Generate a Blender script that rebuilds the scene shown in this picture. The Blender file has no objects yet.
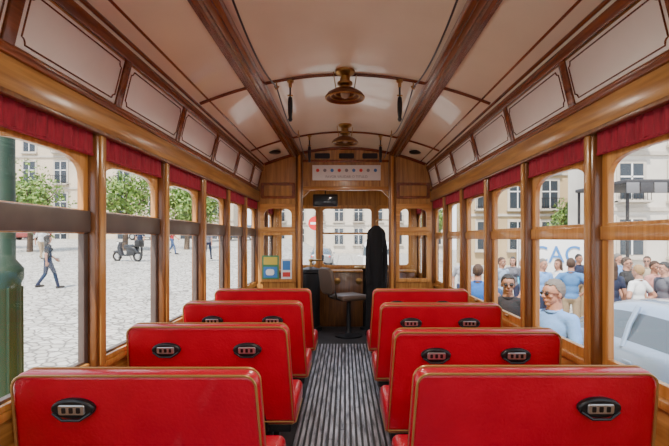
import bpy, bmesh, math, random
import numpy as np
from mathutils import Vector, Matrix
random.seed(7)
rnd = random.random
PI = math.pi
scene = bpy.context.scene

# ------------------------------------------------------------------ materials
def new_mat(name):
    m = bpy.data.materials.new(name); m.use_nodes = True
    nt = m.node_tree
    return m, nt, nt.nodes["Principled BSDF"]

def mat(name, col, rough=0.5, metal=0.0, var=0.0, vscale=8, bump=0.0, bscale=60, coat=0.0, emit=0.0, stretch=(1,1,1)):
    m, nt, p = new_mat(name)
    p.inputs["Roughness"].default_value = rough
    p.inputs["Metallic"].default_value = metal
    p.inputs["Coat Weight"].default_value = coat
    p.inputs["Base Color"].default_value = (*col, 1)
    if emit:
        p.inputs["Emission Color"].default_value = (*col, 1)
        p.inputs["Emission Strength"].default_value = emit
    if var or bump:
        tc = nt.nodes.new("ShaderNodeTexCoord"); mp = nt.nodes.new("ShaderNodeMapping")
        mp.inputs["Scale"].default_value = stretch
        nt.links.new(tc.outputs["Object"], mp.inputs["Vector"])
        if var:
            n = nt.nodes.new("ShaderNodeTexNoise"); n.inputs["Scale"].default_value = vscale
            n.inputs["Detail"].default_value = 5
            nt.links.new(mp.outputs[0], n.inputs["Vector"])
            r = nt.nodes.new("ShaderNodeValToRGB")
            r.color_ramp.elements[0].position = .3; r.color_ramp.elements[1].position = .7
            r.color_ramp.elements[0].color = (*[c*(1-var) for c in col], 1)
            r.color_ramp.elements[1].color = (*[min(1, c*(1+var)) for c in col], 1)
            nt.links.new(n.outputs["Fac"], r.inputs["Fac"])
            nt.links.new(r.outputs["Color"], p.inputs["Base Color"])
        if bump:
            n2 = nt.nodes.new("ShaderNodeTexNoise"); n2.inputs["Scale"].default_value = bscale
            nt.links.new(mp.outputs[0], n2.inputs["Vector"])
            b = nt.nodes.new("ShaderNodeBump"); b.inputs["Strength"].default_value = bump
            b.inputs["Distance"].default_value = .01
            nt.links.new(n2.outputs["Fac"], b.inputs["Height"])
            nt.links.new(b.outputs["Normal"], p.inputs["Normal"])
    return m

def wood(name, dark, light, axis, rough=.28, coat=.4):
    m, nt, p = new_mat(name)
    tc = nt.nodes.new("ShaderNodeTexCoord"); mp = nt.nodes.new("ShaderNodeMapping")
    sc = [22, 22, 22]; sc[axis] = 1.3
    mp.inputs["Scale"].default_value = sc
    nt.links.new(tc.outputs["Object"], mp.inputs["Vector"])
    n = nt.nodes.new("ShaderNodeTexNoise"); n.inputs["Scale"].default_value = 1.6
    n.inputs["Detail"].default_value = 8; n.inputs["Distortion"].default_value = .6
    nt.links.new(mp.outputs[0], n.inputs["Vector"])
    r = nt.nodes.new("ShaderNodeValToRGB")
    r.color_ramp.elements[0].position = .3; r.color_ramp.elements[1].position = .72
    r.color_ramp.elements[0].color = (*dark, 1); r.color_ramp.elements[1].color = (*light, 1)
    nt.links.new(n.outputs["Fac"], r.inputs["Fac"])
    nt.links.new(r.outputs["Color"], p.inputs["Base Color"])
    p.inputs["Roughness"].default_value = rough
    p.inputs["Coat Weight"].default_value = coat; p.inputs["Coat Roughness"].default_value = .15
    b = nt.nodes.new("ShaderNodeBump"); b.inputs["Strength"].default_value = .12; b.inputs["Distance"].default_value = .004
    nt.links.new(n.outputs["Fac"], b.inputs["Height"]); nt.links.new(b.outputs["Normal"], p.inputs["Normal"])
    return m

def glass_mat(name, tint=(1,1,1), refl=.03):
    m = bpy.data.materials.new(name); m.use_nodes = True
    nt = m.node_tree; nt.nodes.clear()
    o = nt.nodes.new("ShaderNodeOutputMaterial"); mx = nt.nodes.new("ShaderNodeMixShader")
    t = nt.nodes.new("ShaderNodeBsdfTransparent"); g = nt.nodes.new("ShaderNodeBsdfGlossy")
    t.inputs[0].default_value = (*tint, 1); g.inputs["Roughness"].default_value = .03
    mx.inputs[0].default_value = refl
    nt.links.new(t.outputs[0], mx.inputs[1]); nt.links.new(g.outputs[0], mx.inputs[2]); nt.links.new(mx.outputs[0], o.inputs[0])
    return m

D1, L1 = (.27,.108,.023), (.57,.29,.078)
WY = wood("wood_varnished_lengthwise", D1, L1, 1)
WX = wood("wood_varnished_crosswise", D1, L1, 0)
WZ = wood("wood_varnished_upright", D1, L1, 2)
WDZ = wood("wood_brown_upright", (.09,.032,.010), (.25,.10,.028), 2)
WO = wood("wood_orange_sash", (.38,.15,.03), (.66,.32,.085), 2)
WOX = wood("wood_orange_cross", (.36,.14,.03), (.62,.30,.08), 0)
WR = wood("wood_mahogany", (.12,.026,.008), (.31,.080,.022), 1, .25, .5)
WRX = wood("wood_mahogany_cross", (.09,.02,.006), (.22,.055,.016), 0, .25, .5)
CREAM = mat("ceiling_cream_paint", (.86,.77,.60), .22, var=.05, vscale=2.0, coat=.4)
CREAMP = mat("panel_cream_paint", (.93,.85,.78), .3, var=.02, coat=.2)
REDL = mat("seat_red_vinyl", (.56,.002,.022), .30, var=.10, vscale=6, bump=.2, bscale=90, coat=.3)
REDV = mat("blind_dark_red", (.28,.006,.024), .8, var=.25, vscale=14, stretch=(1,6,1), bump=.4, bscale=30)
PIPE = mat("piping_brass_brown", (.42,.22,.07), .35, .3)
BLACK = mat("black_plastic", (.012,.012,.013), .35)
BLACKC = mat("black_cloth", (.008,.008,.010), .9, bump=.3)
IRON = mat("dark_iron", (.03,.03,.032), .45, .6)
SILVER = mat("brushed_silver", (.6,.6,.58), .3, .9)
GREYR = mat("sash_rail_grey_brown", (.10,.075,.065), .4, .2, var=.2)
BRASS = mat("brass", (.42,.25,.09), .35, 1)
BRONZE = mat("bronze_shade", (.16,.065,.028), .3, .6)
GLASS = glass_mat("window_glass")
DGLASS = mat("dark_glass", (.03,.04,.05), .08)
CGLASS = mat("car_glass", (.10,.13,.15), .05, .4)
WHITE = mat("white_paint", (.8,.8,.78), .5)
BLUE = mat("blue_paint", (.05,.2,.5), .5)
GREEN = mat("green_cast_iron", (.008,.038,.020), .6, .0, var=.2)
BULB = mat("bulb_frosted", (.35,.27,.18), .4)
RUBBER = mat("tyre_rubber", (.02,.02,.02), .8)

def floor_mat():
    m, nt, p = new_mat("ribbed_floor_worn")
    tc = nt.nodes.new("ShaderNodeTexCoord"); mp = nt.nodes.new("ShaderNodeMapping")
    mp.inputs["Scale"].default_value = (16, 1.6, 1)
    nt.links.new(tc.outputs["Object"], mp.inputs["Vector"])
    n = nt.nodes.new("ShaderNodeTexNoise"); n.inputs["Scale"].default_value = 2.2; n.inputs["Detail"].default_value = 7
    nt.links.new(mp.outputs[0], n.inputs["Vector"])
    r = nt.nodes.new("ShaderNodeValToRGB")
    r.color_ramp.elements[0].position = .33; r.color_ramp.elements[1].position = .62
    r.color_ramp.elements[0].color = (.10,.10,.118,1); r.color_ramp.elements[1].color = (.62,.63,.70,1)
    nt.links.new(n.outputs["Fac"], r.inputs["Fac"]); nt.links.new(r.outputs["Color"], p.inputs["Base Color"])
    p.inputs["Roughness"].default_value = .32; p.inputs["Metallic"].default_value = .3
    return m
RIB = floor_mat()
FLOORD = mat("floor_dark_board", (.045,.042,.045), .5, var=.3, vscale=5)

def cobble(name, a, b, scale):
    m, nt, p = new_mat(name)
    tc = nt.nodes.new("ShaderNodeTexCoord")
    v = nt.nodes.new("ShaderNodeTexVoronoi"); v.feature = 'DISTANCE_TO_EDGE'; v.inputs["Scale"].default_value = scale
    v2 = nt.nodes.new("ShaderNodeTexVoronoi"); v2.inputs["Scale"].default_value = scale
    nt.links.new(tc.outputs["Object"], v.inputs["Vector"]); nt.links.new(tc.outputs["Object"], v2.inputs["Vector"])
    r = nt.nodes.new("ShaderNodeValToRGB")
    r.color_ramp.elements[0].position = .02; r.color_ramp.elements[1].position = .14
    r.color_ramp.elements[0].color = (*a, 1); r.color_ramp.elements[1].color = (*b, 1)
    nt.links.new(v.outputs["Distance"], r.inputs["Fac"])
    n = nt.nodes.new("ShaderNodeTexNoise"); n.inputs["Scale"].default_value = .35; n.inputs["Detail"].default_value = 4
    nt.links.new(tc.outputs["Object"], n.inputs["Vector"])
    mr = nt.nodes.new("ShaderNodeMapRange"); mr.inputs[3].default_value = .72; mr.inputs[4].default_value = 1.15
    nt.links.new(n.outputs["Fac"], mr.inputs[0])
    mx = nt.nodes.new("ShaderNodeMixRGB"); mx.blend_type = 'MULTIPLY'; mx.inputs[0].default_value = 1
    nt.links.new(r.outputs["Color"], mx.inputs[1]); nt.links.new(mr.outputs[0], mx.inputs[2])
    hs = nt.nodes.new("ShaderNodeMixRGB"); hs.blend_type = 'SOFT_LIGHT'; hs.inputs[0].default_value = .5
    nt.links.new(mx.outputs[0], hs.inputs[1]); 
    bw = nt.nodes.new("ShaderNodeRGBToBW"); nt.links.new(v2.outputs["Color"], bw.inputs[0]); nt.links.new(bw.outputs[0], hs.inputs[2])
    nt.links.new(hs.outputs[0], p.inputs["Base Color"]); p.inputs["Roughness"].default_value = .8
    return m
COB = cobble("cobblestone", (.17,.16,.14), (.54,.51,.45), 5)

# ------------------------------------------------------------------ builder
def curve_mesh(outer, holes, thk, bevel=0):
    cu = bpy.data.curves.new("tmp", 'CURVE'); cu.dimensions = '2D'; cu.fill_mode = 'BOTH'
    cu.extrude = max(thk/2-bevel, 0); cu.bevel_depth = bevel; cu.bevel_resolution = 2; cu.offset = -bevel
    for ring in [outer]+list(holes):
        sp = cu.splines.new('POLY'); sp.points.add(len(ring)-1)
        for i, q in enumerate(ring): sp.points[i].co = (q[0], q[1], 0, 1)
        sp.use_cyclic_u = True
    ob = bpy.data.objects.new("tmp", cu); scene.collection.objects.link(ob)
    dg = bpy.context.evaluated_depsgraph_get(); dg.update()
    me = bpy.data.meshes.new_from_object(ob.evaluated_get(dg))
    bpy.data.objects.remove(ob); bpy.data.curves.remove(cu)
    return me

def text_mesh(txt, size, thk=.002):
    cu = bpy.data.curves.new("tmpt", 'FONT'); cu.body = txt; cu.size = size; cu.extrude = thk
    cu.align_x = 'CENTER'; cu.align_y = 'CENTER'
    ob = bpy.data.objects.new("tmpt", cu); scene.collection.objects.link(ob)
    dg = bpy.context.evaluated_depsgraph_get(); dg.update()
    me = bpy.data.meshes.new_from_object(ob.evaluated_get(dg))
    bpy.data.objects.remove(ob); bpy.data.curves.remove(cu)
    return me

M_XZ = Matrix(((1,0,0,0),(0,0,-1,0),(0,1,0,0),(0,0,0,1)))
M_YZ = Matrix(((0,0,1,0),(1,0,0,0),(0,1,0,0),(0,0,0,1)))
def T(x,y,z): return Matrix.Translation((x,y,z))

class B:
    def __init__(s, name): s.name=name; s.bm=bmesh.new(); s.mats=[]
    def mi(s, m):
        if m not in s.mats: s.mats.append(m)
        return s.mats.index(m)
    def absorb_mesh(s, me, m, M=None, free=True):
        if M is not None: me.transform(M)
        if m is not None:
            i = s.mi(m)
            me.polygons.foreach_set("material_index", [i]*len(me.polygons))
        s.bm.from_mesh(me)
        if free: bpy.data.meshes.remove(me)
    def absorb(s, tb, m, M=None):
        i = s.mi(m)
        for f in tb.faces: f.material_index = i
        if M is not None: bmesh.ops.transform(tb, matrix=M, verts=tb.verts)
        me = bpy.data.meshes.new("t"); tb.to_mesh(me); tb.free()
        s.bm.from_mesh(me); bpy.data.meshes.remove(me)
    def box(s, lo, hi, m, bevel=0, M=None, seg=2):
        tb = bmesh.new(); bmesh.ops.create_cube(tb, size=1)
        c = [(a+b)/2 for a,b in zip(lo,hi)]; d = [abs(b-a) for a,b in zip(lo,hi)]
        bmesh.ops.transform(tb, matrix=T(*c) @ Matrix.Diagonal((*d,1)), verts=tb.verts)
        if bevel: bmesh.ops.bevel(tb, geom=list(tb.edges), offset=min(bevel, min(d)*.45), segments=seg, affect='EDGES', profile=.5)
        s.absorb(tb, m, M)
    def tube(s, pts, rad, m, seg=10, M=None, closed=False, caps=True):
        tb = bmesh.new(); pts=[Vector(p) for p in pts]; n=len(pts)
        if not hasattr(rad,'__len__'): rad=[rad]*n
        rings=[]; up=None
        for i,p in enumerate(pts):
            if closed: t=(pts[(i+1)%n]-pts[i-1])
            else: t=(pts[min(i+1,n-1)]-pts[max(i-1,0)])
            t.normalize()
            if up is None:
                up = Vector((0,0,1)) if abs(t.z)<.9 else Vector((0,1,0))
            a = (up - t*up.dot(t)).normalized(); b2 = t.cross(a); up=a
            rings.append([tb.verts.new(p+(a*math.cos(2*PI*k/seg)+b2*math.sin(2*PI*k/seg))*rad[i]) for k in range(seg)])
        rng = range(n) if closed else range(n-1)
        for i in rng:
            r0,r1=rings[i],rings[(i+1)%n]
            for k in range(seg): tb.faces.new((r0[k],r0[(k+1)%seg],r1[(k+1)%seg],r1[k]))
        if caps and not closed:
            tb.faces.new(list(reversed(rings[0]))); tb.faces.new(rings[-1])
        bmesh.ops.recalc_face_normals(tb, faces=tb.faces)
        s.absorb(tb, m, M)
    def sph(s, c, r, m, M=None, u=16, v=10):
        tb = bmesh.new(); bmesh.ops.create_uvsphere(tb, u_segments=u, v_segments=v, radius=1)
        if not hasattr(r,'__len__'): r=(r,r,r)
        bmesh.ops.transform(tb, matrix=T(*c) @ Matrix.Diagonal((*r,1)), verts=tb.verts)
        s.absorb(tb, m, M)
    def lathe(s, prof, m, M=None, seg=24):
        tb = bmesh.new(); rings=[]
        for r,z in prof:
            rings.append([tb.verts.new((max(r,.0005)*math.cos(2*PI*k/seg), max(r,.0005)*math.sin(2*PI*k/seg), z)) for k in range(seg)])
        for a,b in zip(rings, rings[1:]):
            for k in range(seg): tb.faces.new((a[k],a[(k+1)%seg],b[(k+1)%seg],b[k]))
        tb.faces.new(rings[0]); tb.faces.new(rings[-1])
        bmesh.ops.recalc_face_normals(tb, faces=tb.faces)
        s.absorb(tb, m, M)
    def plate(s, outer, holes, thk, m, M, bevel=0):
        s.absorb_mesh(curve_mesh(outer, holes, thk, bevel), m, M)
    def finish(s, loc=None, rotz=0, angle=40, parent=None):
        me = bpy.data.meshes.new(s.name); s.bm.to_mesh(me); s.bm.free()
        for m in s.mats: me.materials.append(m)
        me.polygons.foreach_set("use_smooth", [True]*len(me.polygons))
        me.set_sharp_from_angle(angle=math.radians(angle))
        ob = bpy.data.objects.new(s.name, me); scene.collection.objects.link(ob)
        if loc: ob.location = loc
        ob.rotation_euler[2] = rotz
        if parent: ob.parent = parent
        return ob

def rect(x0,y0,x1,y1): return [(x0,y0),(x1,y0),(x1,y1),(x0,y1)]
def rrect(x0,y0,x1,y1,r,n=6):
    P=[]
    for cx,cy,a in ((x1-r,y0+r,-90),(x1-r,y1-r,0),(x0+r,y1-r,90),(x0+r,y0+r,180)):
        for i in range(n+1):
            t=math.radians(a+90*i/n); P.append((cx+r*math.cos(t),cy+r*math.sin(t)))
    return P
def arch(x0,y0,x1,y1,rise,n=16):
    P=[(x0,y0),(x1,y0)]; cx=(x0+x1)/2; a=(x1-x0)/2
    for i in range(n+1):
        t=PI*i/n; c=math.cos(t); s_=math.sin(t)
        P.append((cx+a*math.copysign(abs(c)**.62,c), y1-rise+rise*abs(s_)**.62))
    return P

# ------------------------------------------------------------------ dims
CAMZ=1.40
YP=[-1.65,-.93,-.16,.60,1.37,2.11,2.88,3.65,4.42,5.19,5.93,6.62,7.30]
Y0,YB,YF=-1.65,5.90,7.30
def zc(x): return 2.60-.22*(abs(x)/1.08)**2
G0=-.80

# ------------------------------------------------------------------ floor
b=B("floor")
b.box((-1.25,Y0,-.10),(1.25,YF,0),FLOORD)
b.finish()
b=B("aisle_ribbed_mat")
b.box((-.36,Y0+.02,0.0),(.36,YB-.05,.006),mat("mat_groove",(.03,.032,.036),.5))
for i in range(18):
    x=-.338+i*.0398
    yy=Y0+.02
    while yy<YB-.06:
        L=.9+.5*rnd(); b.box((x-.012,yy,.004),(x+.012,min(yy+L-.008,YB-.05),.014),RIB,.003,seg=1); yy+=L
b.finish()

# ------------------------------------------------------------------ side walls
for s,nm in ((-1,"left"),(1,"right")):
    b=B("wall_"+nm)
    def bx(x0,x1,y0,y1,z0,z1,m,bev=.004): b.box((s*x0 if s>0 else -x1,y0,z0),(s*x1 if s>0 else -x0,y1,z1),m,bev)
    bx(1.185,1.25,Y0,YF,.0,.77,WY)
    bx(1.25,1.28,Y0,YF,-.62,.77,mat("tram_yellow_"+nm,(.75,.5,.03),.3))
    bx(1.168,1.28,Y0,YF,.765,.80,WO,.008)           # sill
    bx(1.170,1.19,Y0,YF,.55,.60,WY)
    for y in YP: 
        w=.045
        bx(1.150,1.24,y-w,y+w,.80,1.90,WDZ,.008)
        bx(1.140,1.155,y-.024,y+.024,.80,1.90,WZ,.006)
        bx(1.172,1.19,y-.03,y+.03,.0,.77,WDZ)
    bx(1.135,1.26,Y0,YF,1.885,2.03,WY,.006)          # fascia
    bx(1.120,1.16,Y0,YF,2.015,2.045,WR,.010)
    bx(1.125,1.16,Y0,YF,1.880,1.900,WDZ,.006)
    b.finish()
    for k in range(len(YP)-1):
        ya,yb=YP[k]+.045,YP[k+1]-.045
        b=B("window_blind")
        tb=bmesh.new(); n=40; R=[]
        for i in range(n+1):
            y=ya+(yb-ya)*i/n
            off=.006*math.sin(i*1.9)+.004*math.sin(i*.7+k)
            R.append([tb.verts.new((s*(1.165+off),y,z)) for z in (1.885,1.84,1.79+.004*math.sin(i*.8))])
            R[-1].append(tb.verts.new((s*(1.185),y,1.785)))
        for p_,q in zip(R,R[1:]):
            for j in range(3): tb.faces.new((p_[j],q[j],q[j+1],p_[j+1]))
        b.absorb(tb,REDV); b.tube([(s*1.17,ya,1.787),(s*1.17,yb,1.787)],.008,REDV,8)
        b.finish()

# windows
wn=1
for s in (-1,1):
    for k in range(len(YP)-1):
        ya,yb=YP[k]+.045,YP[k+1]-.045
        b=B("window_%d"%wn); wn+=1
        Mx=T(s*1.205,0,0)@M_YZ
        if s<0:
            b.plate(rect(ya,1.42,yb,1.80),[arch(ya+.035,1.53,yb-.035,1.765,.11)],.03,WO,Mx,.004)
            b.box((-1.225,ya,1.425),(-1.175,yb,1.525),GREYR,.006)
            b.plate(rect(ya,.80,yb,1.44),[rect(ya+.03,.835,yb-.03,1.43)],.03,GREYR,Mx,.003)
            b.box((-1.19,ya+.02,.80),(-1.170,yb-.02,.825),WO,.004)
        else:
            b.plate(rect(ya,1.39,yb,1.80),[arch(ya+.045,1.47,yb-.045,1.765,.12)],.03,WO,Mx,.004)
            b.box((1.18,ya,1.39),(1.225,yb,1.455),WO,.006)
            b.plate(rect(ya,.80,yb,1.42),[rect(ya+.045,.85,yb-.045,1.40)],.03,WO,Mx,.004)
        b.box((s*1.207-.002,ya+.02,.82),(s*1.207+.002,yb-.02,1.78),GLASS)
        b.box((s*1.182-.008,(ya+yb)/2-.03,.825),(s*1.182+.008,(ya+yb)/2+.03,.84),BRASS,.003)
        b.finish()

# slanted advert panels
A=Vector((1.165,0,2.04)); Bv=Vector((1.095,0,2.325))
for s,nm in ((-1,"left"),(1,"right")):
    b=B("trim_panel_"+nm)
    d=(Bv-A); L=d.length; d.normalize()
    ex=Vector((0,1,0)); ey=Vector((s*d.x,0,d.z)); ez=ex.cross(ey)
    M=Matrix(((ex.x,ey.x,ez.x,s*A.x),(ex.y,ey.y,ez.y,0),(ex.z,ey.z,ez.z,A.z),(0,0,0,1)))
    inn = 1 if (M.to_3x3()@Vector((0,0,1))).x*s<0 else -1
    b.box((Y0,-.02,-.03*inn),(YF,L+.02,0),WY,0,M)
    YQ=[-1.65,-.85,-.05,.74,1.52,2.26,3.06,3.86,4.64,5.40,5.90]
    for y in YQ: b.box((y-.028,0,0),(y+.028,L,.014*inn),WR,.005,M)
    b.box((Y0,-.005,0),(YB,.030,.016*inn),WR,.005,M)
    b.box((Y0,L-.035,0),(YB,L+.02,.022*inn),WR,.006,M)
    for ya,yb in zip(YQ,YQ[1:]):
        u0,u1,v0,v1=ya+.034,yb-.034,.034,L-.042
        b.box((u0,v0,0),(u1,v1,.006*inn),CREAMP,.002,M)
        def notch(e,r):
            P=[]
            a0,a1,c0,c1=u0+e,u1-e,v0+e,v1-e
            for cx,cy,st in ((a0,c0,90),(a1,c0,180),(a1,c1,270),(a0,c1,0)):
                for i in range(6):
                    t=math.radians(st-90*i/5); P.append((cx+r*math.cos(t),cy+r*math.sin(t),.008*inn))
            return P
        b.tube(notch(.018,.022),.0035,WRX,5,M,closed=True)
    b.finish()

# ------------------------------------------------------------------ ceiling
b=B("ceiling")
n=32; prof=[(-1.10,2.32)]+[(-1.085+2.17*i/n, zc(-1.085+2.17*i/n)) for i in range(n+1)]+[(1.10,2.32)]
outer=prof+[(1.30,2.32),(1.25,2.45),(.8,2.66),(0,2.74),(-.8,2.66),(-1.25,2.45),(-1.30,2.32)]
b.plate(outer,[],YF-Y0+.2,CREAM,T(0,(YF+Y0)/2,0)@M_XZ)
for s in (-1,1): b.box((s*1.24-.03,Y0,2.0),(s*1.24+.03,YF,2.33),WDZ)
b.finish()
for s,nm in ((-1,"left"),(1,"right")):
    b=B("trim_ceiling_bead_"+nm)
    x=1.0
    b.tube([(s*x,Y0,zc(x)+.002),(s*x,YB,zc(x)+.002)],.008,WR,8)
    b.tube([(s*1.08,Y0,zc(1.08)-.002),(s*1.08,YB,zc(1.08)-.002)],.012,WR,8)
    b.finish()
    b=B("ceiling_beam")
    x=.65; zt=zc(.65)+.012
    b.box((s*x-.072,Y0,zt-.05),(s*x+.072,YB,zt),WR,.008)
    b.box((s*x-.046,Y0,zt-.066),(s*x+.046,YB,zt-.045),WR,.010)
    b.box((s*x-.010,Y0,zt-.072),(s*x+.010,YB,zt-.06),WDZ,.003)
    b.finish()
    b=B("bell_cord")
    pts=[]
    for i in range(60):
        y=-1.4+i*(7.1/59); ph=((y-.2)/1.53)%1
        pts.append((s*(.50), y, zc(.5)-.045-.085*4*ph*(1-ph)))
    b.tube(pts,.0055,BLACK,6)
    for y in (.2,1.73,3.26,4.79):
        b.tube([(s*.50,y,zc(.5)+.01),(s*.50,y,zc(.5)-.06)],.006,BRASS,6)
        b.lathe([(.012,0),(.012,.01),(.02,.014),(.02,.02)],BRASS,T(s*.50,y,zc(.5)-.065),10)
    b.finish()
for y in (-1.2,.2,3.26,5.02):
    b=B("ceiling_rib")
    b.tube([(-1.06+2.12*i/32,y,zc(-1.06+2.12*i/32)-.004) for i in range(33)],.014,WRX,8)
    b.finish()
for y,k in ((3.26,1),(5.02,1)):
    for s in (-1,1):
        b=B("hand_strap"); x=s*.40; z=zc(x)-.018
        b.lathe([(.006,.0),(.025,0),(.025,-.012),(.012,-.02),(.012,-.05),(.006,-.052)],BRASS,T(x,y,z),14)
        b.tube([(x,y,z-.04),(x,y,z-.13)],.007,BLACK,6)
        b.lathe([(.008,-.12),(.015,-.125),(.018,-.16),(.017,-.23),(.012,-.27),(.017,-.285),(.009,-.30)],IRON,T(x,y,z),12)
        b.tube([(x-.02,y,z-.11),(x+.02,y,z-.11)],.006,BRASS,6)
        b.finish()
# lamps
for y in (-1.2,.2,1.73,3.2,4.72):
    b=B("ceiling_lamp"); M=T(0,y,2.60)
    b.lathe([(.07,.0),(.07,-.018),(.045,-.035),(.03,-.04),(.03,-.075),(.055,-.085),(.055,-.10),(.03,-.11),(.03,-.125)],BRASS,M)
    b.lathe([(.035,-.12),(.075,-.135),(.125,-.165),(.142,-.19),(.138,-.20),(.120,-.187),(.07,-.160),(.03,-.15)],BRONZE,M,32)
    for rr,zz in ((.138,-.197),(.105,-.182),(.072,-.168)):
        b.tube([(rr*math.cos(t*PI/12),rr*math.sin(t*PI/12),zz) for t in range(24)],.006,BRASS,6,M,closed=True)
    b.sph((0,0,-.168),(.034,.034,.030),BULB,M)
    for t in range(4):
        a=t*PI/2+.4
        b.tube([(.09*math.cos(a),.09*math.sin(a),-.02),(.07*math.cos(a),.07*math.sin(a),-.14)],.004,BRASS,6,M)
    ob=b.finish()
    ld=bpy.data.lights.new("added_fill_spot",'SPOT'); ld.energy=36; ld.color=(1,.90,.76); ld.shadow_soft_size=.05; ld.specular_factor=.2  # added fill spot below the unlit bulb, brightens the interior
    ld.spot_size=math.radians(172); ld.spot_blend=.6
    lo=bpy.data.objects.new("added_fill_spot",ld); scene.collection.objects.link(lo); lo.location=(0,y,2.34); lo.parent=ob
for s in (-1,1):
    b=B("ceiling_vent"); x=s*.86; y=5.45
    b.lathe([(.075,0),(.075,-.02),(.05,-.03),(.02,-.03)],IRON,T(x,y,zc(x)-.0)); b.finish()

# ------------------------------------------------------------------ front bulkhead
b=B("wall_front")
xo0,xo1,zo=-.565,.585,2.03
top=[(1.16,2.05),(1.10,2.31)]+[(1.08-2.16*i/24, zc(1.08-2.16*i/24)) for i in range(25)]+[(-1.10,2.31),(-1.16,2.05)]
outer=[(-1.18,0),(xo0,0),(xo0,zo-.1),(xo0+.1,zo),(xo1-.1,zo),(xo1,zo-.1),(xo1,0),(1.18,0)]+top
holes=[]
for a,c in ((-1.09,-.68),(.70,1.10)):
    holes+= [arch(a,1.53,c,1.80,.12), rect(a,.85,c,1.45)]
b.plate(outer,holes,.05,WZ,T(0,YB+.02,0)@M_XZ,.003)
for a,c in ((-1.09,-.68),(.70,1.10)):
    M=T(0,YB-.012,0)@M_XZ
    b.plate(rect(a-.03,1.48,c+.03,1.85),[arch(a+.025,1.545,c-.025,1.79,.11)],.025,WOX,M,.004)
    b.plate(rect(a-.03,.82,c+.03,1.475),[rect(a+.02,.87,c-.02,1.435)],.025,WO,M,.004)
    b.box((a,YB+.015,.86),(c,YB+.019,1.80),GLASS)
    b.plate(rrect(a,.12,c,.74,.02),[rrect(a+.05,.17,c-.05,.69,.02)],.02,WO,M,.004)
    b.plate(rrect(a-.02,1.92,c+.02,2.13,.02),[rrect(a+.02,1.955,c-.02,2.095,.015)],.015,WR,M,.003)
for x in (xo0-.035,xo1+.035):
    b.box((x-.045,YB-.055,0),(x+.045,YB+.0,zc(x)-.005),WDZ,.008)
    b.box((x-.018,YB-.07,0),(x+.018,YB-.05,zc(x)-.01),WO,.006)
b.box((xo0,YB-.03,zo),(xo1,YB,zo+.05),WOX,.006)
b.box((xo0,YB-.03,2.40),(xo1,YB,2.43),WR,.004)
b.tube([(1.06-2.12*i/24, YB-.015, zc(1.06-2.12*i/24)-.012) for i in range(25)],.022,WRX,8)
for x in (-.3,.02,.33):
    b.plate(rrect(x-.10,2.45,x+.10,2.52,.015),[],.012,IRON,T(0,YB-.008,0)@M_XZ,.002)
b.finish()
b=B("route_notice_sign")
b.box((-.43,YB-.032,2.16),(.47,YB-.012,2.36),WHITE,.003)
cols=[mat("notice_red",(.6,.05,.04),.5),mat("notice_grey",(.25,.25,.27),.5),BLUE]
b.absorb_mesh(text_mesh("FAVOR VALIDAR O TITULO",.045,.001),cols[1],T(.02,YB-.034,2.205)@Matrix.Rotation(PI/2,4,'X'))
for i in range(9):
    x=-.36+i*.095
    b.lathe([(.022,0),(.022,.003),(.015,.003)],cols[(0,1,2)[i%3]],T(x,YB-.032,2.29)@Matrix.Rotation(PI/2,4,'X'),14)
b.finish()

# ------------------------------------------------------------------ driver cab
b=B("wall_windscreen")
hol=[rrect(-1.04,.95,-.46,1.88,.05),rrect(-.37,.95,.44,1.90,.05),rrect(.53,.95,1.04,1.88,.05)]
outer=[(-1.18,0),(1.18,0)]+top
b.plate(outer,hol,.05,WZ,T(0,YF-.03,0)@M_XZ,.003)
for h in ((-1.04,-.46),(-.37,.44),(.53,1.04)):
    b.plate(rrect(h[0]-.03,.92,h[1]+.03,1.93,.06),[rrect(h[0]+.015,.965,h[1]-.015,1.87,.05)],.03,WO,T(0,YF-.065,0)@M_XZ,.005)
    b.box((h[0],YF-.032,.95),(h[1],YF-.028,1.88),GLASS)
b.box((-.37,YF-.09,1.46),(.44,YF-.05,1.49),WO,.005)
b.finish()
b=B("driver_dashboard")
b.box((-1.1,YF-.26,.0),(1.1,YF-.09,.86),WDZ,.01)
b.box((-1.12,YF-.30,.86),(1.12,YF-.085,.895),WO,.008)
for x in (-.3,-.12,.22): b.lathe([(.05,0),(.05,.02),(.042,.024)],BRASS,T(x,YF-.26,.72)@Matrix.Rotation(PI/2,4,'X'),18)
b.finish()
b=B("driver_controller")
M=T(-.52,6.78,0)
b.lathe([(.17,0),(.17,.05),(.14,.07),(.14,.86),(.16,.88),(.16,.93),(.05,.96)],IRON,M,24)
b.lathe([(.02,.95),(.02,1.04),(.035,1.05),(.035,1.08)],BRASS,M,14)
b.tube([(0,0,1.06),(.15,-.1,1.07),(.19,-.13,1.07)],[.016,.012,.01],BRASS,8,M)
b.tube([(.19,-.13,1.06),(.19,-.13,1.15)],.017,BLACK,8,M)
b.finish()
b=B("brake_handwheel_column")
M=T(.30,6.86,0)
b.lathe([(.07,0),(.07,.03),(.025,.05),(.025,.9),(.04,.92),(.04,.95)],IRON,M,16)
b.tube([(.15*math.cos(t*PI/12),.15*math.sin(t*PI/12),.95) for t in range(24)],.012,BRASS,8,M,closed=True)
for t in range(4): b.tube([(0,0,.94),(.15*math.cos(t*PI/2),.15*math.sin(t*PI/2),.95)],.009,BRASS,6,M)
b.finish()
b=B("driver_seat")
SEATB=mat("driver_seat_leather",(.13,.085,.06),.45)
M=T(.05,6.38,0)@Matrix.Rotation(math.radians(30),4,'Z')
b.lathe([(.20,0),(.20,.02),(.05,.05),(.032,.08),(.032,.50),(.09,.52)],IRON,M,24)
b.box((-.21,-.20,.52),(.21,.21,.60),SEATB,.035,M,4)
b.plate(rrect(-.19,.62,.19,1.00,.10),[],.05,SEATB,M@T(-.24,0,0)@Matrix.Rotation(math.radians(-8),4,'Y')@M_YZ,.018)
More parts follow.
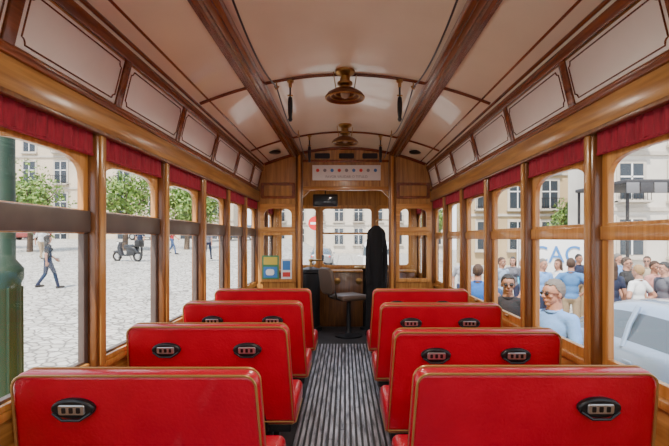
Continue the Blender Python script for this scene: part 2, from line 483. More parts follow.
b.tube([(-.17,-.12,.54),(-.25,-.12,.56),(-.33,-.12,.8)],.012,IRON,8,M)
b.tube([(-.17,.12,.54),(-.25,.12,.56),(-.33,.12,.8)],.012,IRON,8,M)
b.finish()
b=B("hanging_black_coat")
tb=bmesh.new(); R=[]; ns=28; N=48
for i in range(ns+1):
    t=i/ns; z=1.57-1.50*t
    sh=min(1,(t/.10)) ; w=.035+.085*math.sin(min(1,t/.07)*PI/2)+.02*t; dpt=.03+.05*math.sin(min(1,t/.10)*PI/2)+.02*t
    ring=[]
    for k in range(N):
        a=2*PI*k/N; f=1+.13*sh*math.sin(5*a+1.3*t*3)*min(1,t*3)+.05*math.sin(11*a)
        ring.append(tb.verts.new((.43+w*f*math.cos(a),6.12+dpt*f*math.sin(a),z)))
    R.append(ring)
for p_,q in zip(R,R[1:]):
    for k in range(N): tb.faces.new((p_[k],p_[(k+1)%N],q[(k+1)%N],q[k]))
tb.faces.new(R[0]); tb.faces.new(R[-1]); bmesh.ops.recalc_face_normals(tb,faces=tb.faces)
b.absorb(tb,BLACKC)
b.tube([(.35,6.11,1.50),(.325,6.08,1.25),(.32,6.06,1.0),(.33,6.06,.78)],[.035,.045,.042,.034],BLACKC,12)
b.tube([(.51,6.13,1.50),(.54,6.12,1.25),(.545,6.1,1.0),(.53,6.1,.80)],[.035,.045,.042,.034],BLACKC,12)
b.tube([(.43,6.12,1.55),(.43,6.12,1.63),(.45,6.05,1.65),(.56,5.97,1.64),(.58,5.945,1.64)],.006,BRASS,6)
b.finish()
b=B("interior_mirror")
b.box((-.44,6.08,1.83),(-.10,6.12,2.0),BLACK,.02)
b.box((-.42,6.074,1.85),(-.12,6.081,1.98),DGLASS,.006)
b.tube([(-.27,6.1,1.99),(-.27,6.1,2.2),(-.27,5.94,2.2)],.008,IRON,8)
b.finish()
b=B("window_poster")
M=T(0,YB-.03,0)@M_XZ
b.plate(rect(-1.09,.86,-.87,1.17),[],.006,mat("poster_green",(.06,.22,.10),.5),M)
b.plate(rect(-1.07,1.05,-.89,1.15),[],.004,mat("poster_yellow",(.6,.45,.06),.5),M@T(0,0,.006))
b.plate(rect(-1.07,.88,-.89,1.02),[],.004,BLUE,M@T(0,0,.006))
b.plate(rrect(-1.04,.91,-.93,.99,.03),[],.004,WHITE,M@T(0,0,.010))
b.finish()
b=B("window_poster")
b.plate(rect(-.84,.86,-.70,1.12),[],.006,WHITE,M)
b.plate(rect(-.82,.98,-.72,1.10),[],.004,BLUE,M@T(0,0,.006))
b.plate(rect(-.82,.89,-.72,.95),[],.004,cols[0],M@T(0,0,.006))
b.finish()

# ------------------------------------------------------------------ rear wall
b=B("wall_back")
outer=[(-1.18,0),(1.18,0)]+top
b.plate(outer,[rrect(-1.05,.9,-.4,1.9,.05),rrect(-.32,.9,.32,1.95,.05),rrect(.4,.9,1.05,1.9,.05)],.05,WZ,T(0,Y0-.03,0)@M_XZ)
b.finish()
b=B("tram_underframe")
b.box((-1.0,-1.2,-.35),(1.0,6.8,-.10),IRON,.02)
for y in (1.2,4.4):
    for x in (-.72,.72):
        b.tube([(x-.05,y,-.44),(x+.05,y,-.44)],.35,IRON,28)
    b.tube([(-.72,y,-.44),(.72,y,-.44)],.06,IRON,12)
b.finish()

# ------------------------------------------------------------------ seats
def seat(x0,x1,Y,hx,sgn,dz=0):
    b=B("tram_seat")
    zt=.945-dz; zb=.40; wi=.03
    if sgn<0: ring=[(x0,zb),(x1+wi,zb)]
    else: ring=[(x0-wi,zb),(x1,zb)]
    r=.045
    for i in range(7):
        t=math.radians(90*i/6); ring.append((x1-r+r*math.cos(t),zt-r+r*math.sin(t)))
    for i in range(7):
        t=math.radians(90+90*i/6); ring.append((x0+r+r*math.cos(t),zt-r+r*math.sin(t)))
    lean=math.radians(6)
    M=T(0,Y,zt)@Matrix.Rotation(lean,4,'X')@T(0,.0,-zt)
    b.plate(ring,[],.06,REDL,M@T(0,.03,0)@M_XZ,.018)
    cx=(x0+x1)/2; cz=(zb+zt)/2
    pipe=[(cx+(p[0]-cx)*.985, -.004, cz+(p[1]-cz)*.985) for p in ring]
    b.tube(pipe,.005,PIPE,6,M,closed=True)
    b.tube([(p[0],.064,p[2]) for p in pipe],.006,PIPE,6,M,closed=True)
    for h in hx:
        Mh=M@T(h,-.006,.808)@M_XZ
        b.plate([(.076*math.cos(2*PI*i/28),.037*math.sin(2*PI*i/28)) for i in range(28)],[],.026,BLACK,Mh,.009)
        b.plate(rrect(-.046,-.018,.046,.018,.008),[],.012,SILVER,Mh@T(0,0,.012),.003)
        for q in (-.025,0,.025): b.plate(rrect(q-.007,-.010,q+.007,.010,.003),[],.004,BLACK,Mh@T(0,0,.0175))
        b.tube([(-.066,-.012,.014),(-.03,-.034,.022),(.03,-.034,.022),(.066,-.012,.014)],.005,BLACK,8,Mh)
    c0,c1=(x0,x1+wi) if sgn<0 else (x0-wi,x1)
    b.box((c0,Y+.10,.36),(c1,Y+.54,.49),REDL,.035,seg=4)
    b.tube([(c0+.02,Y+.115,.372),(c1-.02,Y+.115,.372),(c1-.006,Y+.14,.372),(c1-.006,Y+.50,.372),(c1-.02,Y+.535,.372),(c0+.02,Y+.535,.372),(c0+.006,Y+.50,.372),(c0+.006,Y+.14,.372)],.007,PIPE,6,closed=True)
    b.box((c0+.03,Y+.12,.32),(c1-.03,Y+.52,.365),IRON,.006)
    for x in (c0+.16,c1-.16):
        b.box((x-.02,Y+.17,.0),(x+.02,Y+.22,.33),IRON,.005)
        b.box((x-.02,Y+.43,.0),(x+.02,Y+.48,.33),IRON,.005)
        b.box((x-.025,Y+.14,.0),(x+.025,Y+.51,.03),IRON,.005)
        b.tube([(x,Y+.50,.34),(x,Y+.10,.34),(x,Y+.065,.42),(x,Y+.055,.60)],.013,IRON,8)
    b.finish()
LY=[1.545,2.36,3.18,3.96]; RY=[1.555,2.25,3.10,3.94]
for i,Y in enumerate(LY): seat(-1.162,-.302,Y,[-.943] if i==0 else [-.947,-.518],-1,(.018,.012,.008,.006)[i])
for i,Y in enumerate(RY): seat(.245,1.098,Y,[.888] if i==0 else [.46,.864],1,(.014,.018,.010,.006)[i])

# ================================================================== OUTSIDE
def sstep(t): t=max(0,min(1,t)); return t*t*(3-2*t)
def gz(x,y):
    return G0+min(2.1,.05*max(0,y-3))*sstep((-x-2)/6)
b=B("ground")
nx,ny=70,60; V=[]
xs=np.linspace(-75,50,nx); ys=np.linspace(-20,85,ny)
for y in ys: V.append([b.bm.verts.new((x,y,gz(x,y))) for x in xs])
for j in range(ny-1):
    for i in range(nx-1): b.bm.faces.new((V[j][i],V[j][i+1],V[j+1][i+1],V[j+1][i]))
b.mi(COB); b.finish(angle=80)
b=B("rail_track")
for x in (-.72,.72):
    b.box((x-.035,-15,G0-.05),(x+.035,60,G0+.005),SILVER)
b.finish()

def facade(name,M,W,H,fh,bay,wallm,trimm,z0=-1.5,awn=None):
    b=B(name)
    b.box((0,0,z0),(W,4,H),wallm,0,M)
    b.box((-.1,-.35,H-.5),(W+.1,0,H),trimm,.05,M)
    nf=int((H-1)/fh); nb=int(W/bay)
    for f in range(nf):
        zb=f*fh
        b.box((0,-.12,zb+fh-.15),(W,0,zb+fh+.05),trimm,0,M)
        for k in range(nb):
            xc=(k+.5)*bay*W/(nb*bay)
            w=.62; h0,h1=(zb+.5,zb+fh-.6)
            b.box((xc-w-.18,-.08,h0-.15),(xc+w+.18,.0,h1+.2),trimm,0,M)
            b.box((xc-w,-.10,h0),(xc+w,-.07,h1),DGLASS,0,M)
            b.box((xc-.04,-.13,h0),(xc+.04,-.09,h1),WHITE,0,M)
            b.box((xc-w,-.13,(h0+h1)/2+.2),(xc+w,-.09,(h0+h1)/2+.28),WHITE,0,M)
            b.box((xc-w-.25,-.3,h0-.25),(xc+w+.25,0,h0-.12),trimm,0,M)
            if f and (k%2==0):
                for q in range(9): b.box((xc-w-.2+q*.2-.012*1,-.5,h0-.1),(xc-w-.2+q*.2+.012,-.47,h0+.75),IRON,0,M)
                b.box((xc-w-.25,-.52,h0+.75),(xc+w+.25,-.45,h0+.8),IRON,0,M)
                b.box((xc-w-.25,-.55,h0-.2),(xc+w+.25,0,h0-.1),trimm,0,M)
    b.finish()
FC1=mat("facade_cream",(.60,.50,.37),.8,var=.14,vscale=.4); FC2=mat("facade_ochre",(.46,.34,.19),.8,var=.14,vscale=.4)
FC3=mat("facade_pale",(.58,.52,.44),.8,var=.14,vscale=.4); FC4=mat("facade_white",(.62,.58,.51),.8,var=.15,vscale=.6)
TR=mat("stone_trim",(.50,.45,.38),.8,var=.1)
facade("building_facade",T(-66,48,0),54,15,3.4,3.2,FC1,TR)
facade("building_facade",T(-11,66,0),26,17,3.4,2.8,FC3,TR)
facade("building_facade",T(10,36,0),13,13,3.3,2.6,FC2,TR)
facade("building_facade",T(14,24,0),22,12,3.0,2.6,FC4,TR)

# trees
LEAF=mat("leaf_green",(.10,.19,.03),.6,var=.5,vscale=1.5); LEAF2=mat("leaf_light",(.22,.32,.06),.6)
BARK=mat("bark",(.10,.07,.05),.9,var=.3)
def tree(x,y,h,R,n=2600):
    b=B("plaza_tree"); z0=gz(x,y)-.05
    b.tube([(0,0,0),(.05,0,h*.3),(0,.05,h*.55),(0,0,h*.8)],[.2,.15,.12,.05],BARK,10)
    for a in range(6):
        t=a*PI/3; b.tube([(0,0,h*.42),(R*.35*math.cos(t),R*.35*math.sin(t),h*.6),(R*.7*math.cos(t),R*.7*math.sin(t),h*.75)],[.09,.06,.02],BARK,6)
    blobs=[(Vector((R*.6*math.cos(i*1.3)*rnd(),R*.6*math.sin(i*1.3)*rnd(),h*.66+(rnd()-.4)*R)),R*(.42+.25*rnd())) for i in range(10)]
    i1,i2=b.mi(LEAF),b.mi(LEAF2)
    for i in range(n):
        c,r=blobs[i%10]; d=Vector((random.gauss(0,1),random.gauss(0,1),random.gauss(0,1))).normalized()
        p=c+d*r*(.75+.3*rnd()); u=Vector((random.gauss(0,1),random.gauss(0,1),random.gauss(0,1))).normalized(); v=u.cross(d+Vector((.1,.2,.3))).normalized()
        s1=.13*(.7+.6*rnd()); q=.07
        f=b.bm.faces.new([b.bm.verts.new(p+u*s1),b.bm.verts.new(p+v*q),b.bm.verts.new(p-u*s1),b.bm.verts.new(p-v*q)])
        f.material_index=i1 if rnd()<.6 else i2
    b.finish(loc=(x,y,z0))
for x,y,h,R in ((-20.5,29,5.4,2.6),(-25.5,31,5.4,2.4),(-14.8,30,5.0,2.2),(-11.0,31,4.8,1.8),(-12.5,40,5,1.9),(16.0,31,5,1.8),(7.5,40,5.5,2.0)):
    tree(x,y,h,R)

# green lamp post
b=B("street_lamp"); x,y=-2.24,2.92; z0=gz(x,y)
b.lathe([(.20,0),(.20,.12),(.15,.18),(.13,.35),(.12,.7),(.135,.74),(.105,.80),(.10,1.9),(.115,1.94),(.115,2.0),(.07,2.06),(.06,4.6),(.09,4.65),(.05,4.7)],GREEN,None,20)
for k in range(10):
    a=2*PI*k/10; b.tube([(.103*math.cos(a),.103*math.sin(a),.85),(.098*math.cos(a),.098*math.sin(a),1.88)],.012,GREEN,6)
b.lathe([(.06,4.7),(.14,4.78),(.17,5.15),(.15,5.2)],BULB,None,8); b.lathe([(.19,5.2),(.10,5.32),(.02,5.42)],GREEN,None,8)
b.finish(loc=(x,y,z0))

# no entry sign
b=B("no_entry_sign"); 
b.tube([(0,0,0),(0,0,2.75)],.03,SILVER,10)
Md=T(0,-.04,2.66)@M_XZ; SR=mat("sign_red",(.65,.01,.015),.4)
b.plate([(.22*math.cos(2*PI*i/32),.22*math.sin(2*PI*i/32)) for i in range(32)],[],.01,SR,Md)
b.plate(rect(-.15,-.035,.15,.035),[],.006,WHITE,Md@T(0,0,.008))
b.finish(loc=(-.93,14,gz(-1,14)))

# vehicles
def car(name,paint,loc,rotz,kind="car"):
    b=B(name)
    if kind=="car":
        L=4.2
        st=[(0,.66,.30,.66,.80,.80,.60),(.08,.80,.22,.82,.92,.93,.66),(.35,.84,.20,.86,.96,1.20,.60),(.75,.85,.20,.87,.97,1.42,.56),(1.3,.85,.20,.88,.96,1.46,.57),(2.1,.85,.20,.88,.94,1.45,.57),(2.55,.85,.20,.87,.92,1.34,.58),(3.1,.85,.20,.86,.90,.95,.66),(3.75,.82,.22,.82,.80,.83,.62),(4.1,.74,.26,.72,.66,.68,.50),(4.2,.64,.32,.60,.58,.60,.45)]
        wy=(.78,3.35)
    else:
        L=4.8
        st=[(0,.80,.30,.82,1.0,1.9,.72),(.06,.86,.26,.88,1.05,2.0,.80),(1.0,.88,.25,.90,1.05,2.05,.82),(2.4,.88,.25,.90,1.05,2.05,.82),(3.2,.88,.25,.90,1.05,2.0,.80),(3.8,.88,.25,.89,1.05,1.60,.74),(4.2,.86,.25,.87,1.05,1.12,.74),(4.7,.82,.28,.80,.85,.9,.66),(4.8,.76,.32,.74,.7,.74,.6)]
        wy=(.85,3.9)
    tb=bmesh.new(); R=[]
    for (y,wb,zb,wm,zm,zr,wr) in st:
        half=[(wb*.9,zb),(wb,zb+.08),(wm,(zb+zm)/2+.03),(wm*.985,zm-.03),(wm*.95,zm+.01),(wr+(wm*.95-wr)*.12,zm+(zr-zm)*.86),(wr*.85,zr-.01),(wr*.45,zr+.015)]
        ring=[tb.verts.new((x,y,z)) for x,z in half]+[tb.verts.new((-x,y,z)) for x,z in reversed(half)]
        R.append(ring)
    pi_,gi,ui=b.mi(paint),b.mi(CGLASS),b.mi(IRON)
    n=len(R[0])
    for j,(p_,q) in enumerate(zip(R,R[1:])):
        tall = (st[j][5]-st[j][4]>.2) or (st[j+1][5]-st[j+1][4]>.2)
        slope = abs(st[j][5]-st[j+1][5])>.2
        for k in range(n):
            f=tb.faces.new((p_[k],p_[(k+1)%n],q[(k+1)%n],q[k]))
            f.material_index=pi_
            if tall and k in (4,10): f.material_index=gi
            if tall and slope and k in (5,6,7,8,9): f.material_index=gi
            if k==15: f.material_index=ui
    for ring in (R[0],R[-1]):
        f=tb.faces.new(ring); f.material_index=pi_
    bmesh.ops.recalc_face_normals(tb,faces=tb.faces)
    me=bpy.data.meshes.new("c"); tb.to_mesh(me); tb.free()
    for m in b.mats: me.materials.append(m)
    ob=bpy.data.objects.new("c",me); scene.collection.objects.link(ob)
    md=ob.modifiers.new("s",'SUBSURF'); md.levels=2
    dg=bpy.context.evaluated_depsgraph_get(); me2=bpy.data.meshes.new_from_object(ob.evaluated_get(dg)); bpy.data.objects.remove(ob)
    b.absorb_mesh(me2,None)
    for y in wy:
        for s in (-1,1):
            b.tube([(s*.66,y,.31),(s*.87,y,.31)],.31,RUBBER,28); b.tube([(s*.86,y,.31),(s*.885,y,.31)],.19,SILVER,20)
    if kind=="car":
        for y in (1.45,2.2): 
            for s in (-1,1): b.box((s*.865-.01,y,.80),(s*.865+.025,y+.16,.83),paint,.005)
        for s in (-1,1):
            b.tube([(s*.835,1.66,.95),(s*.74,1.68,1.20),(s*.62,1.70,1.40)],.03,paint,8)
    for s in (-1,1):
        b.sph((s*.60,L-.16,.62),(.13,.10,.06),WHITE); b.sph((s*.66,.06,.78),(.09,.05,.09),cols[0])
        ym=2.75 if kind=="car" else 3.9
        b.sph((s*.96,ym,1.0),(.10,.05,.06),paint)
    b.box((-.26,L-.03,.34),(.26,L+.01,.44),WHITE,.004); b.box((-.26,-.03,.5),(.26,.0,.6),WHITE,.004)
    b.finish(loc=loc,rotz=rotz)
car("silver_blue_car",mat("paint_silver_blue",(.27,.37,.52),.2,.15,coat=1),(3.98,3.40,G0+.02),0)
car("red_car",mat("paint_red",(.55,.02,.02),.2,0,coat=1),(3.45,-.95,G0+.02),0)
car("white_van",mat("paint_white",(.75,.75,.75),.25,0,coat=1),(1.9,26,G0),0,"van")
car("parked_car",mat("paint_grey",(.2,.21,.22),.25,.2,coat=1),(-1.85,34,G0),.0)
car("parked_car",mat("paint_dark",(.05,.07,.12),.25,.2,coat=1),(-8.0,43,gz(-9,43)),PI/2)
car("parked_car",mat("paint_pale",(.5,.5,.5),.25,.2,coat=1),(-17.0,43.5,gz(-17,43.5)),PI/2)
car("parked_car",mat("paint_wine",(.25,.03,.03),.25,.2,coat=1),(-29.0,43.5,gz(-29,43.5)),PI/2)

# scooter
b=B("motor_scooter")
PD=mat("scooter_dark",(.012,.014,.018),.4,.0,coat=.4)
for y in (0,1.25): 
    b.tube([(.28*0+.0,y+.22*math.cos(t*PI/10),.27+.22*math.sin(t*PI/10)) for t in range(20)],.055,RUBBER,8,closed=True)
    b.tube([(-.05,y,.27),(.05,y,.27)],.13,SILVER,14)
b.tube([(0,0,.42),(0,.12,.60),(0,.35,.72),(0,.75,.74)],[.08,.15,.17,.12],PD,14)
b.box((-.13,.5,.28),(.13,1.0,.36),PD,.03); b.tube([(0,1.0,.34),(0,1.1,.7),(0,1.05,1.0)],[.14,.13,.08],PD,12)
b.box((-.12,.10,.30),(.12,.62,.72),PD,.06)
b.box((-.14,.02,.74),(.14,.68,.84),BLACK,.04); b.tube([(-.32,.98,1.03),(0,1.06,.98),(.32,.98,1.03)],.018,IRON,8)
b.tube([(0,1.05,.95),(0,1.25,.27)],.03,IRON,8); b.sph((0,1.17,.92),(.09,.07,.09),WHITE); b.sph((0,1.24,.50),(.08,.25,.07),PD)
b.box((-.2,-.25,.75),(.2,.05,1.1),BLACK,.04)
b.tube([(0,.5,.3),(.18,.45,0)],.015,IRON,6)
b.finish(loc=(-10.6,22.8,gz(-10.6,22.8)),rotz=math.radians(75))

# banner & awning
b=B("advertising_banner")
b.box((-1.3,0,.2),(1.3,.06,2.15),WHITE,.01); b.box((-1.3,-.012,.2),(1.3,0,1.0),mat("banner_blue",(.08,.42,.62),.5)) 
b.absorb_mesh(text_mesh("CAC",.8,.01),BLUE,T(0,-.02,1.62)@Matrix.Rotation(PI/2,4,'X'))
for x in (-1.25,1.25): b.tube([(x,.03,0),(x,.03,2.3)],.04,SILVER,8)
b.finish(loc=(7.1,15.0,G0))
b=B("kiosk_awning")
CAN=mat("awning_charcoal",(.04,.04,.045),.7); CAN2=mat("awning_grey",(.16,.16,.17),.7)
b.box((0,0,3.85),(5.0,3,3.97),CAN,.03)
for i in range(12): b.box((i*.417,-.03,3.55),(i*.417+.38,-.005,3.87),CAN if i%2 else CAN2,.005)
for x in (.1,4.9):
    for y in (.1,2.9): b.tube([(x,y,0),(x,y,3.86)],.05,IRON,8)
b.box((.2,1.6,0),(4.8,2.8,1.1),WHITE,.03); b.box((.1,1.5,1.1),(4.9,2.9,1.16),WDZ,.02)
b.finish(loc=(8.45,13.4,G0))

# ------------------------------------------------------------------ people
def add_caps(tb,p0,p1,r0,r1):
    p0=Vector(p0); p1=Vector(p1); d=p1-p0; L=d.length
    q=d.to_track_quat('Z','Y').to_matrix().to_4x4()
    bmesh.ops.create_cone(tb,segments=16,cap_ends=True,radius1=r0,radius2=r1,depth=L,matrix=T(*((p0+p1)/2))@q)
    for p,r in ((p0,r0),(p1,r1)): bmesh.ops.create_uvsphere(tb,u_segments=16,v_segments=10,radius=r,matrix=T(*p))
def add_ell(tb,c,r,R=None):
    M=T(*c)@(R if R else Matrix.Identity(4))@Matrix.Diagonal((*r,1))
    bmesh.ops.create_uvsphere(tb,u_segments=20,v_segments=14,radius=1,matrix=M)
def remesh(tb,vox,it):
    me=bpy.data.meshes.new("r"); tb.to_mesh(me); tb.free()
    ob=bpy.data.objects.new("r",me); scene.collection.objects.link(ob)
    m=ob.modifiers.new("r",'REMESH'); m.mode='VOXEL'; m.voxel_size=vox
    m2=ob.modifiers.new("s",'SMOOTH'); m2.factor=.5; m2.iterations=it
    dg=bpy.context.evaluated_depsgraph_get(); out=bpy.data.meshes.new_from_object(ob.evaluated_get(dg))
    bpy.data.objects.remove(ob); bpy.data.meshes.remove(me); return out
HB=None
def head_base():
    tb=bmesh.new()
    add_ell(tb,(0,.012,.025),(.076,.096,.095)); add_ell(tb,(0,-.018,-.04),(.060,.068,.064)); add_ell(tb,(0,-.052,-.088),(.028,.026,.022))
    add_ell(tb,(0,-.055,.03),(.056,.035,.05)); add_ell(tb,(0,-.072,.022),(.05,.016,.012))
    add_caps(tb,(0,-.085,.012),(0,-.106,-.022),.008,.012); add_ell(tb,(-.011,-.093,-.026),(.009,.012,.008)); add_ell(tb,(.011,-.093,-.026),(.009,.012,.008))
    add_ell(tb,(0,-.078,-.056),(.026,.014,.014))
    for s in (-1,1):
        add_ell(tb,(s*.077,.014,-.010),(.010,.017,.027)); add_ell(tb,(s*.045,-.06,-.018),(.02,.02,.018))
    add_caps(tb,(0,.02,-.05),(0,.03,-.13),.057,.060)
    return remesh(tb,.006,2)
EYEW=mat("eye_white",(.55,.5,.46),.3); EYED=mat("eye_dark",(.03,.02,.015),.2); LIP=mat("lips",(.36,.12,.10),.5)
SKINS=[mat("skin_light",(.42,.20,.125),.6,var=.06),mat("skin_tan",(.31,.145,.085),.6,var=.06)]
HAIRS={'grey':mat("hair_grey",(.15,.135,.12),.8,bump=.6,bscale=120),'brown':mat("hair_brown",(.05,.025,.013),.7,bump=.6,bscale=120),'black':mat("hair_black",(.012,.010,.008),.6,bump=.6,bscale=120),'blond':mat("hair_blond",(.30,.17,.06),.7,bump=.6,bscale=120)}
_cm={}
def cloth(c):
    if c not in _cm: _cm[c]=mat("cloth_%d"%len(_cm),c,.85,var=.12,vscale=9,bump=.35,bscale=35)
    return _cm[c]
def person(x,y,rot,h,shirt,pants,hair='brown',skin=0,long=False,female=False,sleeve=.75,pose='stand',glasses=False,headyaw=0,z=None,vox=.017,name="pedestrian"):
    global HB
    if HB is None: HB=head_base()
    k=h/1.75; b=B(name); sk=SKINS[skin]; sh=cloth(shirt); pt=cloth(pants); shoe=cloth((.03,.028,.026))
    sw=.180 if not female else .155; hw=.155 if not female else .165; cw=.165 if not female else .145
    J=dict(pel=(0,0,.95),wai=(0,.0,1.10),che=(0,.0,1.28),neb=(0,.012,1.45),neck=(0,.0,1.55),
        sL=(-sw,0,1.40),sR=(sw,0,1.40),eL=(-sw-.06,.03,1.13),eR=(sw+.06,.03,1.13),wL=(-sw-.07,-.06,.89),wR=(sw+.07,-.06,.89),
        hL=(-.09,0,.92),hR=(.09,0,.92),kL=(-.10,-.025,.50),kR=(.10,-.025,.50),aL=(-.105,.02,.09),aR=(.105,.02,.09))
    if pose=='walk':
        J.update(kL=(-.09,-.16,.53),aL=(-.09,-.26,.11),kR=(.10,.05,.50),aR=(.10,.27,.17),eL=(-sw-.05,.12,1.15),wL=(-sw-.05,.10,.91),eR=(sw+.05,-.08,1.14),wR=(sw+.04,-.27,.98))
    if pose=='phone':
        J.update(eR=(sw+.05,-.06,1.15),wR=(sw-.06,-.27,1.27))
    if pose=='hips':
        J.update(eL=(-sw-.19,.08,1.17),wL=(-sw+.0,-.04,1.02),eR=(sw+.19,.08,1.17),wR=(sw-.0,-.04,1.02))
    if pose=='arms':
        J.update(eR=(sw+.07,-.05,1.16),wR=(sw-.10,-.25,1.16),eL=(-sw-.07,-.05,1.14),wL=(-sw+.10,-.24,1.10))
    J={a:Vector(v) for a,v in J.items()}
    tb=bmesh.new()
    add_ell(tb,(0,0,1.29),(cw,.108,.17)); add_ell(tb,(0,-.005,1.11),(cw*.90,.105,.16)); add_ell(tb,(0,.005,.96),(hw,.115,.12))
    if female:
        for s in (-1,1): add_ell(tb,(s*.065,-.085,1.29),(.06,.05,.06))
    add_caps(tb,J['sL']+Vector((.03,0,.0)),J['neb']+Vector((0,0,-.02)),.060,.062); add_caps(tb,J['sR']+Vector((-.03,0,.0)),J['neb']+Vector((0,0,-.02)),.060,.062)
    add_caps(tb,J['neb'],J['neck'],.060,.056)
    bones=[((0,0,1.34),(0,0,1.0),.13,'top'),((0,0,.96),(0,0,.90),.12,'bot'),(J['neb']+Vector((0,0,.055)),J['neck'],.06,'skin')]
    for S in 'LR':
        s_,e_,w_=J['s'+S],J['e'+S],J['w'+S]; h_,k_,a_=J['h'+S],J['k'+S],J['a'+S]
        add_caps(tb,s_,e_,.056,.043); add_caps(tb,e_,w_,.040,.027)
        m1=s_.lerp(e_,sleeve) if sleeve<1 else e_
        bones.append((s_,m1,.055,'top')); bones.append((s_,Vector((0,0,1.41)),.058,'top'))
        if sleeve<1: add_caps(tb,s_,m1,.062,.057); bones.append((s_.lerp(e_,min(1,sleeve+.12)),e_,.042,'skin')); bones.append((e_,w_,.034,'skin'))
        else: add_caps(tb,e_,w_.lerp(e_,.1),.047,.037); bones.append((e_,w_.lerp(e_,.1),.045,'top'))
        add_caps(tb,h_,k_,.088,.060); add_caps(tb,k_,a_,.060,.047)
        bones.append((h_,k_,.08,'bot')); bones.append((k_,a_,.055,'bot'))
        toe=a_+Vector((0,-.16,-.045)); add_caps(tb,a_+Vector((0,.03,-.045)),toe,.045,.036); add_ell(tb,toe+Vector((0,.02,-.005)),(.045,.07,.032))
        bones.append((a_+Vector((0,.03,-.04)),toe,.045,'shoe'))
    me=remesh(tb,vox,3)
    n=len(me.polygons); C=np.empty(n*3); me.polygons.foreach_get("center",C); C=C.reshape(-1,3)
    best=np.full(n,1e9); idx=np.zeros(n,int); mm={'top':b.mi(sh),'bot':b.mi(pt),'skin':b.mi(sk),'shoe':b.mi(shoe)}
    for p0,p1,r,t in bones:
        p0=np.array(p0); p1=np.array(p1); d=p1-p0; u=np.clip(((C-p0)@d)/max(d@d,1e-9),0,1)
        dist=np.linalg.norm(C-(p0+u[:,None]*d),axis=1)-r
        w=dist<best; best[w]=dist[w]; idx[w]=mm[t]
    me.polygons.foreach_set("material_index",idx.tolist()); b.absorb_mesh(me,None)
    for S,s in (('L',-1),('R',1)):
        w_=J['w'+S]; d=(w_-J['e'+S]).normalized(); side=Vector((0,-1,0)); side=(side-d*side.dot(d))
        if side.length<.2: side=Vector((-s,0,0))-d*Vector((-s,0,0)).dot(d)
        side.normalize(); nrm=d.cross(side).normalized()*(1 if s<0 else -1)
        if nrm.dot(Vector((-s,0,0)))<0: nrm=-nrm
        R3=Matrix((side,d,nrm)).transposed().to_4x4(); Mh=T(*w_)@R3
        b.sph((0,.05,0),(.040,.055,.017),sk,Mh,14,10); b.tube([(0,-.02,0),(0,.03,0)],[.027,.03],sk,12,Mh)
        for i,(xx,L) in enumerate(((.029,.070),(.010,.080),(-.009,.075),(-.027,.060))):
            b.tube([(xx,.078,0),(xx*1.08,.078+L*.42,.006),(xx*1.1,.078+L*.75,.020),(xx*1.1,.078+L*.95,.038),(xx*1.1,.078+L,.042)],[.0095,.0088,.008,.007,.003],sk,8,Mh)
        b.tube([(.030,.03,.004),(.050,.055,.010),(.060,.085,.018),(.060,.108,.024)],[.014,.011,.010,.004],sk,8,Mh)
        if pose=='phone' and S=='R': b.box((-.035,.03,.03),(.035,.17,.04),BLACK,.004,Mh)
    Mh=T(0,-.005,1.625)@Matrix.Rotation(headyaw,4,'Z')@Matrix.Diagonal((1.03,1.03,1.03,1))
    me=HB.copy(); b.absorb_mesh(me,sk,Mh)
    for s in (-1,1):
        b.sph((s*.031,-.076,.004),(.012,.011,.006),EYEW,Mh,12,8); b.sph((s*.031,-.085,.004),(.0055,.004,.0055),EYED,Mh,8,6)
        b.tube([(s*.014,-.089,.024),(s*.03,-.090,.029),(s*.048,-.078,.024)],.0035,HAIRS[hair],6,Mh)
    b.sph((0,-.089,-.057),(.020,.006,.005),LIP,Mh,12,6)
    if glasses:
        for s in (-1,1): b.sph((s*.031,-.091,.004),(.023,.006,.015),BLACK,Mh,14,8); b.tube([(s*.05,-.088,.008),(s*.080,0,.006)],.003,BLACK,6,Mh)
        b.tube([(-.012,-.097,.008),(.012,-.097,.008)],.003,BLACK,6,Mh)
    tb=bmesh.new(); bmesh.ops.create_uvsphere(tb,u_segments=56,v_segments=44,radius=1)
    bmesh.ops.transform(tb,matrix=T(0,.016,.030)@Matrix.Diagonal((.083,.108,.104,1)),verts=tb.verts)
    def keep(c):
        jag=.006*math.sin(c.x*130)+.004*math.sin(c.x*310+1)
        lim=.078+jag-1.25*max(0,c.y+.045)
        return c.z>max(lim,-.055)
    dl=[v for v in tb.verts if not keep(v.co)]
    bmesh.ops.delete(tb,geom=dl,context='VERTS')
    for v in tb.verts:
        v.co*=1+.015*math.sin(v.co.x*160+v.co.y*90)+.01*math.sin(v.co.z*210)
    r=bmesh.ops.extrude_face_region(tb,geom=list(tb.faces)); 
    for v in [g for g in r['geom'] if isinstance(g,bmesh.types.BMVert)]: v.co=Vector((0,.012,.02))+(v.co-Vector((0,.012,.02)))*.90
    bmesh.ops.recalc_face_normals(tb,faces=tb.faces); b.absorb(tb,HAIRS[hair],Mh)
    if long:
        tb=bmesh.new(); add_ell(tb,(0,.055,-.02),(.080,.06,.09)); add_ell(tb,(0,.065,-.11),(.085,.045,.10)); add_ell(tb,(0,.07,-.19),(.07,.035,.06))
        for s in (-1,1): add_ell(tb,(s*.072,.02,-.03),(.022,.05,.09))
        b.absorb_mesh(remesh(tb,.01,3),HAIRS[hair],Mh)
    b.tube([(.068*math.cos(t*PI/10),.012+.066*math.sin(t*PI/10),1.472+.014*math.sin(t*PI/10)) for t in range(20)],.012,sh,6,closed=True)
    bmesh.ops.scale(b.bm,vec=(k,k,k),verts=b.bm.verts)
    zz=gz(x,y) if z is None else z
    b.finish(loc=(x,y,zz),rotz=rot,angle=60)

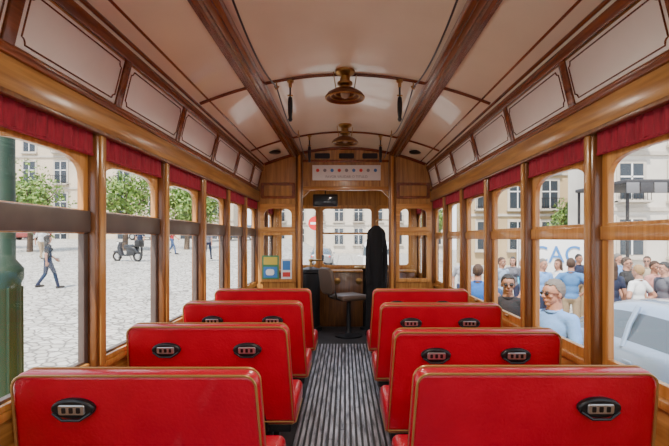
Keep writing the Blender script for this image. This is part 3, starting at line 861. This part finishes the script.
def P(px,Y): return ((px-345)*Y/446, Y)
def ppl(px,Y,rot,h,shirt,pants,**k):
    x,y=P(px,Y); person(x,y,math.radians(rot),h,shirt,pants,**k)
LB=(.16,.31,.60); NV=(.012,.02,.05); BK=(.010,.010,.012); WH=(.64,.64,.63); JN=(.04,.08,.18); KH=(.30,.22,.13); RD=(.45,.03,.03); GY=(.11,.11,.13)
ppl(553,4.25,-55,1.80,LB,KH,hair='grey',sleeve=.7,vox=.013,pose='arms',headyaw=math.radians(-20),glasses=True)
ppl(508,5.6,-15,1.74,BK,JN,hair='black',skin=1,glasses=True,sleeve=.6,vox=.014)
ppl(478,7.4,160,1.76,(.02,.12,.42),KH,hair='brown')
ppl(543,9.6,20,1.75,LB,NV,hair='grey',pose='phone')
ppl(558,10.5,-60,1.70,WH,JN,hair='brown',female=True,long=True)
ppl(571,9.2,150,1.78,(.06,.17,.36),KH,hair='brown',pose='hips')
ppl(502,11,30,1.72,(.25,.32,.42),JN,hair='brown',skin=1)
ppl(513,12.2,-30,1.68,GY,NV,hair='black',female=True,long=True)
ppl(590,10.8,60,1.74,WH,GY,hair='black',pose='phone')
ppl(612,8.6,170,1.76,NV,NV,hair='brown',female=True,long=True,sleeve=.5)
ppl(627,9.6,30,1.78,BK,GY,hair='brown',glasses=True)
ppl(638,8.2,-160,1.70,WH,JN,hair='blond',female=True,sleeve=.5,pose='hips')
ppl(655,9.2,10,1.72,(.45,.2,.17),KH,hair='brown',skin=1)
ppl(664,8.3,-90,1.75,GY,NV,hair='black')
ppl(600,11.6,0,1.7,RD,JN,hair='brown')
ppl(618,11.3,40,1.8,LB,JN,hair='grey')
ppl(647,11.2,-40,1.74,(.35,.28,.2),JN,hair='brown',glasses=True)
ppl(579,12,10,1.76,NV,KH,hair='black',skin=1)
ppl(533,13,80,1.7,WH,NV,hair='blond',female=True,long=True)
ppl(524,10.2,-120,1.75,(.05,.07,.11),KH,hair='black')
ppl(463,12,0,1.74,(.3,.3,.32),NV,hair='brown',pose='walk')
ppl(48,14.2,140,1.72,BK,NV,hair='black',female=True,long=True,pose='walk')
ppl(41,24,60,1.75,WH,KH,hair='brown',pose='walk')
ppl(140,26,0,1.75,NV,BK,hair='black')
ppl(172,27,90,1.72,RD,JN,hair='brown',pose='walk')
ppl(208,24,180,1.75,GY,NV,hair='brown',pose='walk')

# ------------------------------------------------------------------ light
w=bpy.data.worlds.new("World"); scene.world=w; w.use_nodes=True
nt=w.node_tree; bg=nt.nodes["Background"]
tc=nt.nodes.new("ShaderNodeTexCoord"); sx=nt.nodes.new("ShaderNodeSeparateXYZ"); rp=nt.nodes.new("ShaderNodeValToRGB")
nt.links.new(tc.outputs["Generated"],sx.inputs[0]); nt.links.new(sx.outputs["Z"],rp.inputs[0])
rp.color_ramp.elements[0].color=(.95,.96,1,1); rp.color_ramp.elements[1].color=(.52,.70,1,1)
nt.links.new(rp.outputs[0],bg.inputs[0]); bg.inputs[1].default_value=2.7
sd=bpy.data.lights.new("sun",'SUN'); sd.energy=10.5; sd.angle=.01; sd.color=(1,.92,.80)
so=bpy.data.objects.new("sun",sd); scene.collection.objects.link(so)
dirv=Vector((.20,.55,-.95)); so.rotation_euler=dirv.to_track_quat('-Z','Y').to_euler(); so.location=(-3,-6,20)

# ------------------------------------------------------------------ camera
cd=bpy.data.cameras.new("camera"); cd.lens=24; cd.sensor_width=36; cd.sensor_fit='HORIZONTAL'
cd.shift_x=-10.5/669; cd.shift_y=15/669; cd.clip_start=.05; cd.clip_end=300
co=bpy.data.objects.new("camera",cd); scene.collection.objects.link(co)
co.location=(0,0,CAMZ); co.rotation_euler=(PI/2,0,0); scene.camera=co
